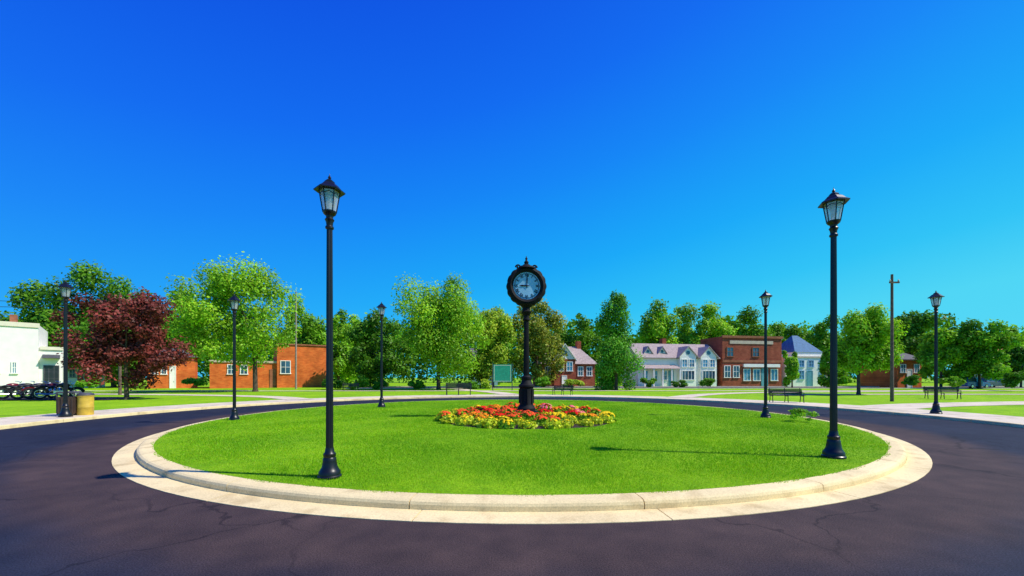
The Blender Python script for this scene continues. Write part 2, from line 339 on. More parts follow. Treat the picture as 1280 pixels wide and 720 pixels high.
# ------------------------------------------------------------------ flower bed
g = MB(); vs = [(BX,BY,float(gz(BX,BY))+.05)]; fs = []; na = 48
for i in range(1, 7):
    for k in range(na):
        rr_ = BR*i/6*(1+.02*math.sin(5*2*PI*k/na)); a = 2*PI*k/na; xx, yy = BX+rr_*math.cos(a), BY+rr_*math.sin(a); vs.append((xx, yy, float(gz(xx,yy))+(.05 if i < 6 else -.01)))
for k in range(na): fs.append((0,1+k,1+(k+1)%na))
for i in range(5):
    for k in range(na): k2=(k+1)%na; fs.append((1+i*na+k,1+(i+1)*na+k,1+(i+1)*na+k2,1+i*na+k2))
g.add(vs, fs); tag(obj('flower_bed_soil', g, M['mulch'], smooth=True), kind='structure')
def quads(P, Nn, size, asp=1.0):
    n = len(P); Nn = Nn/np.linalg.norm(Nn, axis=1, keepdims=True); rv = rng.normal(size=(n,3)); U = np.cross(Nn, rv); U /= np.linalg.norm(U, axis=1, keepdims=True); W = np.cross(Nn, U)
    s = size[:,None]; V = np.empty((n,4,3)); V[:,0] = P-U*s*asp; V[:,1] = P-W*s*.62; V[:,2] = P+U*s*asp; V[:,3] = P+W*s*.62; return V.reshape(-1,3)
def plant_meshes(h, w, lm, fm, nblo, big=1.0):
    n = 280; d = rng.normal(size=(n,3)); d[:,2] = np.abs(d[:,2]); d /= np.linalg.norm(d,axis=1,keepdims=True); P = d*np.array([w,w,h])*rng.uniform(.45,1,(n,1)); t = np.repeat(rng.uniform(.6,1.4,(n,1)),3,1)
    fo = np_obj('flowering_plant', quads(P, d+rng.normal(size=(n,3))*.6, rng.uniform(.03,.07,n)), 4, lm, tint=t)
    mb = MB(); hub = Vector((random.uniform(-.4,.4), random.uniform(-.4,.4), 1.2))
    for _ in range(nblo):
        dd = Vector(rng.normal(size=3)); dd.z = abs(dd.z)+.35; dd += hub*.8; dd.normalize(); c = Vector((dd.x*w, dd.y*w, dd.z*h*1.08)); rad = random.uniform(.034,.062)*big
        u_ = dd.orthogonal().normalized(); w_ = dd.cross(u_); vs = [c+dd*.012]
        for k in range(10):
            rk = rad*(1 if k % 2 == 0 else .72); a = 2*PI*k/10; vs.append(c+(u_*math.cos(a)+w_*math.sin(a))*rk-dd*.004)
        mb.add(vs, [(0,1+k,1+(k+1)%10) for k in range(10)])
    obj('blossoms', mb, fm, fo); return fo
kinds = {}
for k in FM:
    for j in range(3):
        kinds[(k,j)] = [plant_meshes(random.uniform(.24,.34), random.uniform(.28,.34), LM['flw'], FM[k], 30), False]
for j in range(3): kinds[('lime',j)] = [plant_meshes(.23, .32, LM['lime'], FM['yellow'], 7), False]
for rad, cnt in ((2.95,32),(2.42,26),(1.88,20),(1.35,14),(.85,8)):
    for i in range(cnt):
        a = 2*PI*i/cnt+random.uniform(-.05,.05); rq = rad+random.uniform(-.10,.10); xx, yy = BX+rq*math.cos(a), BY+rq*math.sin(a)
        if rad > 2.9: k = random.choice(['lime','lime','lime','lime','lime','lime','yellow','coral'])
        elif rad > 2.4 and math.sin(a) < .2: k = random.choice(['yellow','lime','orange','coral','lime','lime'])
        elif math.cos(a) < .1: k = random.choice(['red','coral','orange','red','coral'])
        elif math.cos(a) < .55: k = random.choice(['red','orange','coral','coral','lime'])
        else: k = random.choice(['yellow','orange','red','yellow','pink'])
        e = kinds[(k, random.randint(0,2))]; loc = (xx, yy, float(gz(xx,yy))+.03)
        if e[1]: o = e[0].copy(); COL.objects.link(o); c = e[0].children[0].copy(); COL.objects.link(c); c.parent = o
        else: o = e[0]; e[1] = True
        s_ = random.uniform(.8,1.2); o.location = loc; o.rotation_euler = (0,0,random.random()*6.28); o.scale = (s_,s_,s_*random.uniform(.85,1.15))
        nm = {'lime':'low lime green bedding plant along the edge of the round flower bed'}.get(k, f'{k} flowering bedding plant in the round bed around the clock')
        tag(o, nm, 'flower', f'{k} plants in the clock flower bed' )
for e in kinds.values():
    if not e[1]:
        for c in e[0].children: bpy.data.objects.remove(c)
        bpy.data.objects.remove(e[0])
# ------------------------------------------------------------------ street lamps
def make_lamp():
    t = thing('street_lamp', '', 'street lamp')
    obj('base', MB().lathe([(.175,0),(.175,.035),(.16,.05),(.158,.10),(.14,.125),(.115,.17),(.10,.26),(.098,.30),(.085,.32),(.092,.345),(.092,.375),(.07,.40),(.06,.47)], 32), M['black'], t, True)
    obj('pole', MB().lathe([(.055,.46),(.051,1.6),(.047,2.8),(.043,3.9)], 32, flute=.09), M['black'], t, True)
    obj('collar', MB().lathe([(.043,3.86),(.062,3.875),(.062,3.9),(.047,3.92),(.052,3.97),(.07,4.01),(.05,4.04),(.055,4.07),(.09,4.10),(.10,4.125),(.10,4.14)], 24), M['black'], t, True)
    fr = MB(); q = .84
    P_ = lambda a, r_, z_: Vector((r_*q*math.cos(a), r_*q*math.sin(a), z_))
    for k in range(6):
        a = 2*PI*k/6; b = 2*PI*(k+1)/6
        lo, hi, lo2, hi2 = P_(a,.115,4.13), P_(a,.178,4.455), P_(b,.115,4.13), P_(b,.178,4.455)
        fr.tube([lo, hi], .0095, 6); fr.tube([lo, lo2], .011, 6); fr.tube([hi, hi2], .012, 6)
        m0 = lo.lerp(hi, .78); m1 = lo2.lerp(hi2, .78); fr.tube([m0, m0.lerp(m1, .5)+Vector((0,0,.035)), m1], .006, 6)
    obj('lantern_frame', fr, M['black'], t)
    gl = MB()
    for k in range(6):
        a = 2*PI*k/6; b = 2*PI*(k+1)/6
        gl.add([P_(a,.110,4.135),P_(b,.110,4.135),P_(b,.173,4.45),P_(a,.173,4.45)], [(0,1,2,3)])
    obj('lantern_glass', gl, M['glass'], t)
    obj('bulb', MB().lathe([(.028,4.14),(.028,4.19),(.04,4.22),(.045,4.30),(.03,4.37),(.01,4.39)], 12), M['bulb'], t, True)
    obj('cap', MB().lathe([(.17,4.452),(.228,4.446),(.228,4.462),(.172,4.50),(.122,4.555),(.075,4.585),(.075,4.605),(.05,4.625),(.03,4.64)], 6), M['black'], t)
    obj('finial', MB().lathe([(.03,4.636),(.016,4.65),(.026,4.665),(.02,4.68),(.008,4.695),(.002,4.73)], 12), M['black'], t, True)
    return t
lamp0 = make_lamp(); LH = 4.72
lamps = [
 (412,597,218,'tall black street lamp nearest the camera, on the left front grass of the round island','i'),
 (1042,572,235,'tall black street lamp on the right front edge of the round island','i'),
 (293,525,367,'black street lamp at the far left edge of the round grass island','i'),
 (477,509,377,'black street lamp on the island grass just left of the big round tree','i'),
 (957,522,362,'black street lamp at the right rear of the round grass island','i'),
 (1170,517,363,'black street lamp on the right sidewalk beside the short row of trees','o'),
 (82,521,350,'black street lamp on the left sidewalk by the waste bins','o')]
for i, (px, by, ty, lab, w) in enumerate(lamps):
    zb = .18 if w == 'i' else .124
    for _ in range(4):
        x_, d_ = GP(px, by, zb); zb = float(gz(x_, d_))-.002 if w == 'i' else .124
    sc = (by-ty)/F*d_/LH
    rz = [.35,.12,.2,.4,.1,.3,.5][i]
    if i == 0: o = lamp0; o.location = (x_, d_, zb); o.rotation_euler = (0,0,rz); o.scale = (sc,)*3; o['label'] = lab; o['group'] = 'black lantern street lamps'
    else: dup(lamp0, (x_, d_, zb), rz, lab, 'black lantern street lamps', sc)
# ------------------------------------------------------------------ clock
cb = float(gz(BX,BY))+.04
ck = thing('street_clock', 'tall ornate black post clock with a round pale blue dial standing in the flower bed', 'clock', (BX,BY,cb), rz=.10)
b = MB(); b.box(-.42,.42,-.42,.42,0,.10); b.box(-.37,.37,-.37,.37,.10,.22); obj('foot', b, M['black'], ck)
b = MB().lathe([(.34,.22),(.34,.32),(.28,.40),(.25,.46),(.25,1.05),(.29,1.10),(.29,1.16),(.22,1.22),(.17,1.34),(.19,1.40),(.19,1.46),(.13,1.52)], 32)
for k in range(8):
    a = 2*PI*k/8; b.tube([(.25*math.cos(a), .25*math.sin(a), .5),(.25*math.cos(a), .25*math.sin(a), 1.02)], .035, 8)
obj('pedestal', b, M['matte'], ck, True)
obj('post', MB().lathe([(.115,1.5),(.10,2.4),(.09,3.55)], 32, flute=.1), M['matte'], ck, True)
obj('capital', MB().lathe([(.09,3.52),(.135,3.55),(.135,3.6),(.10,3.63),(.105,3.72),(.17,3.80),(.20,3.86),(.14,3.9),(.13,4.0),(.22,4.08),(.26,4.14)], 28), M['matte'], ck, True)
HC = 4.80
obj('head_case', MB().ring([(.495,-.10),(.53,-.17),(.60,-.20),(.69,-.15),(.71,-.1),(.69,-.05),(.69,.05),(.71,.1),(.69,.15),(.60,.20),(.53,.17),(.495,.10)], 96, (0,0,HC), lobes=16, amp=.04), M['matte'], ck, True)
for s_ in (1,-1):
    d_ = obj('dial', MB().lathe([(.0001,.108*s_),(.51,.106*s_),(.51,.09*s_)], 56, (0,0,HC), 'Y'), M['dial'], ck)
    rg = MB().torus(.44,.008,(0,-.112*s_,HC),'Y',56,6)
    for k in range(60):
        a = 2*PI*k/60; r0, r1, wq = (.443,.472,.008) if k % 5 else (.437,.48,.02)
        rg.tube([(r0*math.cos(a),-.112*s_,HC+r0*math.sin(a)),(r1*math.cos(a),-.112*s_,HC+r1*math.sin(a))], wq/2, 4)
    obj('minute_ring', rg, M['gold'], d_)
    for k, tx in enumerate(['XII','I','II','III','IIII','V','VI','VII','VIII','IX','X','XI']):
        cu = bpy.data.curves.new('t','FONT'); cu.body = tx; cu.align_x='CENTER'; cu.align_y='CENTER'; cu.size=.125; cu.extrude=.003; cu.offset=.003
        to = bpy.data.objects.new('t', cu); COL.objects.link(to); dg = bpy.context.evaluated_depsgraph_get(); me = bpy.data.meshes.new_from_object(to.evaluated_get(dg))
        a = -2*PI*k/12; vs = []
        for v_ in me.vertices:
            x1, z1 = v_.co.x, v_.co.y+.372; ca, sa = math.cos(a), math.sin(a); x2, z2 = x1*ca-z1*sa, x1*sa+z1*ca
            vs.append((x2*s_, -(.113+v_.co.z)*s_, HC+z2))
        nm = MB().add(vs, [tuple(p.vertices) for p in me.polygons]); bpy.data.objects.remove(to); bpy.data.meshes.remove(me); bpy.data.curves.remove(cu)
        obj('numeral', nm, M['gold'], d_)
    def hand(name, ang, L, w):
        m_ = MB(); dx, dz = math.sin(ang), math.cos(ang); px_, pz = dz, -dx
        pts = [(-.10,.5),(.0,.7),(L*.62,1.2),(L,.12)]
        poly = [(dx*l+px_*w*q, dz*l+pz*w*q) for l, q in pts]+[(dx*l-px_*w*q, dz*l-pz*w*q) for l, q in pts[::-1]]
        m_.prism([(p[0]*s_, HC+p[1]) for p in poly], -.118*s_, -.124*s_); obj(name, m_, M['matte'], d_)
    hand('minute_hand', math.radians(2), .42, .018); hand('hour_hand', math.radians(270), .28, .025)
    obj('hub', MB().lathe([(.03,.112*s_),(.03,.132*s_)], 16, (0,0,HC), 'Y'), M['matte'], d_)
obj('crest', MB().lathe([(.34,-.02),(.29,.05),(.17,.09),(.12,.14),(.06,.17),(.085,.20),(.085,.24),(.045,.28),(.03,.33),(.05,.36),(.02,.41),(.003,.47)], 20, (0,0,HC+.66)), M['matte'], ck, True)
for s_ in (1,-1):
    sc_ = MB(); pts = [(s_*(.30+.10*math.cos(2.4*PI*i/17)*(1-i/22)), 0, HC+.70+.10*math.sin(2.4*PI*i/17)*(1-i/22)) for i in range(18)]
    sc_.tube(pts, .03, 8); obj('scroll', sc_, M['matte'], ck, True)
# ------------------------------------------------------------------ benches, bins, poles, signs
def make_bench():
    t = thing('park_bench', '', 'bench')
    m_ = MB()
    for i in range(6): m_.box(-.95,.95,-.02+.075*i,.045+.075*i,.43,.455)
    obj('seat', m_, M['bench'], t)
    m_ = MB()
    for i in range(5): m_.box(-.95,.95,.44+.015*i,.465+.015*i,.50+.075*i,.56+.075*i)
    obj('backrest', m_, M['bench'], t)
    for s_ in (-1,0,1):
        m_ = MB(); x_ = s_*.85
        m_.tube([(x_,-.05,0),(x_,0,.22),(x_,-.02,.42)], .025, 8); m_.tube([(x_,.50,0),(x_,.42,.25),(x_,.45,.45),(x_,.53,.9)], .025, 8); m_.tube([(x_,-.02,.41),(x_,.45,.41)], .022, 8)
        if s_: m_.tube([(x_,-.02,.42),(x_,-.04,.62),(x_,.2,.66),(x_,.48,.64)], .02, 8)
        obj('leg', m_, M['iron'], t)
    return t
bench0 = make_bench()
for i, (px, d_, rz, sc, zz, lab) in enumerate([
  (573,35.3,.08,1.25,.126,'black slatted park bench left of the clock beyond the road'), (702,35.3,-.5,1.0,.126,'black park bench just right of the clock post beyond the road'),
  (985,24.6,-.25,1.0,.124,'black park bench on the sidewalk left of the right front lamp'), (1180,28.5,-.5,1.0,.15,'black park bench on the lawn behind the right sidewalk street lamp'),
  (438,48,.3,1.0,.15,'small distant black bench on the lawn right of the brick building')]):
    if i == 0: o = bench0; o.location = (X(px,d_),d_,zz); o.rotation_euler=(0,0,rz); o.scale=(sc,)*3; o['label']=lab; o['group']='park benches'
    else: dup(bench0, (X(px,d_),d_,zz), rz, lab, 'park benches', sc)
t = thing('waste_bin', 'dark square waste bin beside the left sidewalk lamp', 'waste bin', (X(86,16.4),16.4,.124), rz=.5)
m_ = MB(); m_.box(-.26,.26,-.26,.26,.06,.78)
for k in range(5):
    for s_ in (-1,1): m_.box(-.22+.1*k,-.18+.1*k,s_*.275-.014,s_*.275+.014,.1,.74); m_.box(s_*.275-.014,s_*.275+.014,-.22+.1*k,-.18+.1*k,.1,.74)
obj('body', m_, M['bin1'], t); obj('plinth', MB().box(-.22,.22,-.22,.22,0,.058), M['dkgrey'], t)
m_ = MB()
for sx_ in (-1,1):
    for sy_ in (-1,1): m_.box(sx_*.25-.02,sx_*.25+.02,sy_*.25-.02,sy_*.25+.02,.782,.93)
m_.prism([(-.31,.93),(.31,.93),(.24,1.0),(-.24,1.0)],-.30,.30); obj('lid', m_, M['dkgrey'], t)
t = thing('waste_bin', 'yellow gold cylindrical waste bin, right one of the two by the left sidewalk lamp', 'waste bin', (X(107,16.6),16.6,.124))
obj('body', MB().lathe([(.24,.0),(.25,.03),(.25,.30),(.255,.31),(.255,.34),(.25,.35),(.25,.76),(.265,.78),(.265,.82)],28), M['bin2'], t, True)
obj('lid', MB().lathe([(.27,.822),(.27,.85),(.24,.90),(.16,.95),(.14,.92),(.13,.90)],28), M['dkgrey'], t, True)
def upole(px, d_, top, r, lab, mat, arm=True):
    h = Z(top,d_)-LZ; t = thing('utility_pole', lab, 'utility pole', (X(px,d_),d_,LZ))
    obj('pole', MB().tube([(0,0,0),(0,0,h*.5),(0,0,h)], [r,r*.85,r*.7], 12), mat, t, True)
    if arm:
        obj('crossarm', MB().box(-.32,.32,-r-.10,-r-.02,h-.62,h-.52), mat, t)
        for q in (-.27,.27): obj('insulator', MB().lathe([(.03,0),(.05,.04),(.03,.07),(.05,.1),(.01,.15)], 10, (q,-r-.06,h-.52)), M['stone'], t, True)
    else:
        obj('cap', MB().lathe([(r*.8,h),(r*.8,h+.1),(.01,h+.2)],10), mat, t)
    return t
upole(1115,26,343,.10,'brown wooden utility pole right of the leafy tree on the right lawn',M['wood']); upole(370,54,366,.13,'thin pale pole rising in front of the orange brick building',M['palewood'],False)
upole(150,36,366,.12,'wooden utility pole mostly hidden behind the burgundy tree',M['wood'])
for j, (y0_, y1_) in enumerate(((352,369),(362,374))):
    a_ = Vector((X(-160,34),34,Z(y0_,34))); b_ = Vector((X(150,36),35.85,Z(y1_,36)))
    m_ = MB(); m_.tube([a_.lerp(b_,k/16)-Vector((0,0,1.1*4*(k/16)*(1-k/16))) for k in range(17)], .022, 6)
    tag(obj('overhead_wire', m_, M['rubber']), ['upper','lower'][j]+' dark overhead wire running left past the far left lamp', 'wire', 'overhead wires at the left')
t = thing('park_sign','green rectangular sign board on two posts left of the clock','sign',(X(628,47),47,LZ))
obj('board', MB().box(-1.1,1.1,-.05,.05,1.05,3.15), M['sign'], t)
m_ = MB(); m_.box(-1.0,1.0,-.062,-.052,3.02,3.07); m_.box(-1.0,1.0,-.062,-.052,1.13,1.18); m_.box(-1.0,-.95,-.062,-.052,1.18,3.02); m_.box(.95,1.0,-.062,-.052,1.18,3.02); obj('border', m_, M['cream'], t)
for s_ in (-1,1): obj('post', MB().box(s_*1.16-.05,s_*1.16+.05,-.05,.05,0,3.3), M['dkgrey'], t)
# ------------------------------------------------------------------ motorcycles
def make_moto(pm):
    t = thing('motorcycle','', 'motorcycle')
    for x_ in (-.75,.78):
        w = obj('wheel', MB().torus(.29,.055,(x_,0,.34),'Y',24,8), M['rubber'], t, True)
        m_ = MB().torus(.225,.018,(x_,0,.34),'Y',24,6)
        for k in range(8):
            a = 2*PI*k/8; m_.tube([(x_,0,.34),(x_+.22*math.cos(a),0,.34+.22*math.sin(a))], .008, 4)
        m_.lathe([(.06,-.05),(.06,.05)],12,(x_,0,.34),'Y'); obj('rim', m_, M['chrome'], w)
    m_ = MB()
    for s_ in (-1,1): m_.tube([(.80,s_*.09,.34),(.50,s_*.09,.95)], .022, 8)
    obj('fork', m_, M['chrome'], t, True)
    m_ = MB(); m_.tube([(.52,0,.85),(.1,0,.45),(-.3,0,.38),(-.75,0,.36)], .03, 8); m_.tube([(.5,0,.88),(0,0,.74),(-.45,0,.66),(-.75,0,.36)], .03, 8); obj('frame', m_, M['iron'], t)
    m_ = MB(); m_.box(-.2,.2,-.14,.14,.26,.5); m_.lathe([(.1,0),(.12,.05),(.1,.1),(.12,.15),(.1,.22)],12,(.08,0,.48)); m_.lathe([(.1,0),(.12,.05),(.1,.1),(.12,.15),(.1,.2)],12,(-.12,0,.48)); obj('engine', m_, M['chrome'], t)
    obj('fuel_tank', MB().ball((.2,0,.84),(.30,.16,.14)), pm, t, True)
    m_ = MB(); m_.ball((-.25,0,.76),(.28,.16,.07)); m_.ball((-.58,0,.80),(.2,.13,.07)); obj('seat', m_, M['leather'], t, True)
    m_ = MB(); m_.tube([(.42,-.40,1.10),(.50,-.2,1.08),(.52,0,1.0),(.50,.2,1.08),(.42,.40,1.10)], .018, 8); obj('handlebar', m_, M['chrome'], t, True)
    obj('headlight', MB().lathe([(.04,-.1),(.09,-.04),(.1,.02),(.08,.04)],14,(.66,0,.92),'X'), M['light'], t, True)
    m_ = MB()
    for x_, a0_, a1_ in ((.78,.3,2.3),(-.75,.2,2.6)):
        for s_ in (-1,0,1): m_.tube([(x_+.37*math.cos(a0_+(a1_-a0_)*k/8), s_*.04, .34+.37*math.sin(a0_+(a1_-a0_)*k/8)) for k in range(9)], .03, 6)
    obj('fender', m_, pm, t, True)
    obj('exhaust', MB().tube([(.1,-.16,.4),(-.2,-.2,.28),(-.9,-.22,.32)], [.025,.035,.05], 8), M['chrome'], t, True)
    return t
mk = make_moto(M['iron']); mk2 = make_moto(M['maroon'])
for i, (px, d_, src, rz, lab) in enumerate([(10,28.5,mk2,1.2,'maroon motorcycle parked leftmost in the row by the white building'),(27,28.8,mk,1.0,'black motorcycle parked second from the left in the row'),
  (44,28.6,mk,1.3,'black motorcycle third from the left in the row by the white building'),(60,28.9,mk2,1.1,'maroon motorcycle at the right of the row near the waste bins'),(73,28.7,mk,.8,'black motorcycle at the far right end of the row')]):
    if i in (0,1): o = src; o.location = (X(px,d_),d_,.17); o.rotation_euler = (0,0,rz); o['label']=lab; o['group']='motorcycles parked on the left'; o.scale=(1.15,)*3
    else: dup(src,(X(px,d_),d_,.17),rz,lab,'motorcycles parked on the left',1.15)
# ------------------------------------------------------------------ cars
def make_car(pm, suv=False):
    t = thing('parked_car','', 'car'); L, W = 2.25, .88; top = 1.62 if suv else 1.42
    low = [(-L,.45),(-L+.05,.30),(L-.1,.28),(L,.42),(L-.02,.68),(L-.25,.80),(1.15,.93),(-1.55 if not suv else -L+.05,1.0),(-L+.03,.92)]
    m_ = MB(); n = len(low); vs = []
    for y_, s_ in ((-W,.96),(-W*.96,1.0),(W*.96,1.0),(W,.96)): vs += [(p[0]*s_, y_, p[1] if s_==1.0 else .62+(p[1]-.62)*.86) for p in low]
    fs = [tuple(range(n))[::-1], tuple(range(3*n,4*n))]
    for r_ in range(3): fs += [(r_*n+i, r_*n+(i+1)%n, (r_+1)*n+(i+1)%n, (r_+1)*n+i) for i in range(n)]
    m_.add(vs, fs); obj('body', m_, pm, t)
    cab = [(1.1,.92),(.35,top-.05),(-1.1 if not suv else -1.85,top-.05),(-1.75 if not suv else -2.15,.97)]
    m_ = MB(); vs = [(p[0],-(.80 if p[1]<1 else .62),p[1]) for p in cab]+[(p[0],(.80 if p[1]<1 else .62),p[1]) for p in cab]
    m_.add(vs, [(0,1,2,3),(7,6,5,4),(0,4,5,1),(1,5,6,2),(2,6,7,3),(3,7,4,0)]); obj('window', m_, M['pane'], t)
    r0 = -1.12 if not suv else -1.88
    m_ = MB(); m_.box(r0,.37,-.63,.63,top-.055,top)
    for s_ in (-1,1):
        m_.tube([(1.1,s_*.80,.93),(.35,s_*.63,top-.03)], .035, 6); m_.tube([(-.35,s_*.815,.95),(-.35,s_*.63,top-.03)], .035, 6); m_.tube([(cab[3][0],s_*.80,.97),(cab[2][0],s_*.63,top-.03)], .05, 6)
    obj('roof', m_, pm, t)
    for x_ in (-1.35,1.4):
        for s_ in (-1,1):
            w = obj('wheel', MB().lathe([(.2,-.1),(.30,-.11),(.33,-.07),(.33,.07),(.30,.11),(.2,.1)],20,(x_,s_*.80,.33),'Y'), M['rubber'], t, True)
            obj('rim', MB().lathe([(.04,.12*1),(.2,.115),(.21,.09)] if s_<0 else [(.04,-.12),(.2,-.115),(.21,-.09)],14,(x_,s_*.80,.33),'Y'), M['chrome'], w, True)
    for s_ in (-1,1):
        obj('headlight', MB().ball((L-.1,s_*.62,.66),(.1,.17,.08)), M['light'], t, True); obj('taillight', MB().ball((-L+.08,s_*.68,.78),(.07,.13,.1)), M['red'], t, True)
    return t
for px, d_, rz, pm, suv, lab in [(1214,57,.2,M['bluep'],True,'blue car parked beyond the lawn below the right row of trees'),(1240,60,.1,M['silver'],True,'dark grey car at the far right beyond the lawn')]:
    c = make_car(pm, suv); c.location = (X(px,d_),d_,.13); c.rotation_euler = (0,0,rz); c['label'] = lab; c['group'] = 'cars parked beyond the park'
# ------------------------------------------------------------------ trees
def tube_trunk(base_r, h, crown, seed, ztop):
    random.seed(seed); m_ = MB()
    m_.tube([(0,0,-.05),(0.02,0,.3),(random.uniform(-.1,.1),0,h*.5),(random.uniform(-.2,.2),random.uniform(-.1,.1),h)], [base_r*1.5,base_r*1.05,base_r*.85,base_r*.4], 10)
    for k in range(9):
        a = 2*PI*k/9*1.7+random.random(); z0 = h*random.uniform(.4,.9); L = crown*random.uniform(.35,.55)
        e = (L*math.cos(a), L*math.sin(a), min(z0+crown*random.uniform(.3,.7), ztop*.75))
        m_.tube([(0,0,z0),(e[0]*.45,e[1]*.45,z0+(e[2]-z0)*.4),e], [base_r*.4,base_r*.25,base_r*.08], 6)
    return m_
def tree(name, px0, px1, top, bot, d_, lm, lab, n=9000, leaf=.2, lobes=26, shape='round', trunk=None, seed=0, group=None, cat='tree', z0=LZ):
    global rng
    rng = np.random.default_rng(seed+100)
    x_ = X((px0+px1)/2, d_) if trunk is None else X(trunk, d_); xc = X((px0+px1)/2, d_)-x_
    hw = (px1-px0)/2/F*d_*(1.10 if shape == 'round' else 1.04); zt = Z(top,d_)-z0; zb = Z(bot,d_)-z0; hz = (zt-zb)/2; zc = (zt+zb)/2
    t = thing(name, lab, cat, (x_,d_,z0), group=group)
    if shape != 'shrub': obj('trunk', tube_trunk(max(.09,zt*.016), zb+hz*1.0, min(hw,hz), seed, zt), M['bark'], t, True)
    if shape == 'round':
        lobes = int(lobes*1.6); K = 9
        ang = rng.random()*6.28+np.arange(K)*2.4; rr2 = rng.uniform(.34,.56,K); zz2 = np.linspace(-.52,.52,K)+rng.normal(size=K)*.05
        mc = np.stack([np.cos(ang)*rr2*(1-.3*np.clip(zz2,0,1)), np.sin(ang)*rr2, zz2],1); mr = rng.uniform(.36,.48,K); mc[-1,:2] *= .35; mc[4,:2] *= .2
        di = rng.normal(size=(lobes,3)); di /= np.linalg.norm(di,axis=1,keepdims=True); mi = np.arange(lobes) % K
        C = mc[mi]+di*(mr[mi]*rng.uniform(.35,1,lobes)**.5)[:,None]
        nrm = np.linalg.norm(C,axis=1); C = C/np.maximum(1, nrm/.82)[:,None]
        lr = rng.uniform(.15,.30,lobes)
    else:
        dirs = rng.normal(size=(lobes,3)); dirs /= np.linalg.norm(dirs,axis=1,keepdims=True)
        C = dirs*(rng.uniform(.12,1,lobes)**.45)[:,None]*.76; lr = rng.uniform(.22,.40,lobes)
    if shape == 'cone':
        tt = np.linspace(-.92,.86,lobes); an = rng.random(lobes)*2*PI; wr = .62*(1-np.clip(tt,-.1,1)**1.0*.55)*rng.uniform(.3,1,lobes); C = np.stack([np.cos(an)*wr, np.sin(an)*wr, tt],1)
        lr = rng.uniform(.24,.42,lobes)*(1-.35*np.clip(C[:,2],0,1))
    lt = rng.uniform(.70,1.30,lobes)
    idx = rng.choice(lobes, n, p=lr**2/np.sum(lr**2)); dd = rng.normal(size=(n,3)); dd /= np.linalg.norm(dd,axis=1,keepdims=True)
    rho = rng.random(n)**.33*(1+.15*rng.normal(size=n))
    lrz = lr*(.6 if shape == 'cone' else .9)
    P = C[idx]+dd*np.stack([lr[idx],lr[idx],lrz[idx]],1)*rho[:,None]; stray = rng.random(n) < .05; P[stray] += rng.normal(size=(stray.sum(),3))*.05
    P = P*np.array([hw,hw*.95,hz])+np.array([xc,0,zc])
    Nn = dd+rng.normal(size=(n,3))*.6; Nn[:,2] += .35; Nn[:,0] += .3; Nn[:,1] -= .2
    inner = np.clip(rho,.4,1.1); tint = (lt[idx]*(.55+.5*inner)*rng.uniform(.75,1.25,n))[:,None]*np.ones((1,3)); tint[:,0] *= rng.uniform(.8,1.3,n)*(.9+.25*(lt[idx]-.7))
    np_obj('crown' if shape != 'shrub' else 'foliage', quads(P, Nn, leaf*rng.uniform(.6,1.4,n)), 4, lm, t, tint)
    return t
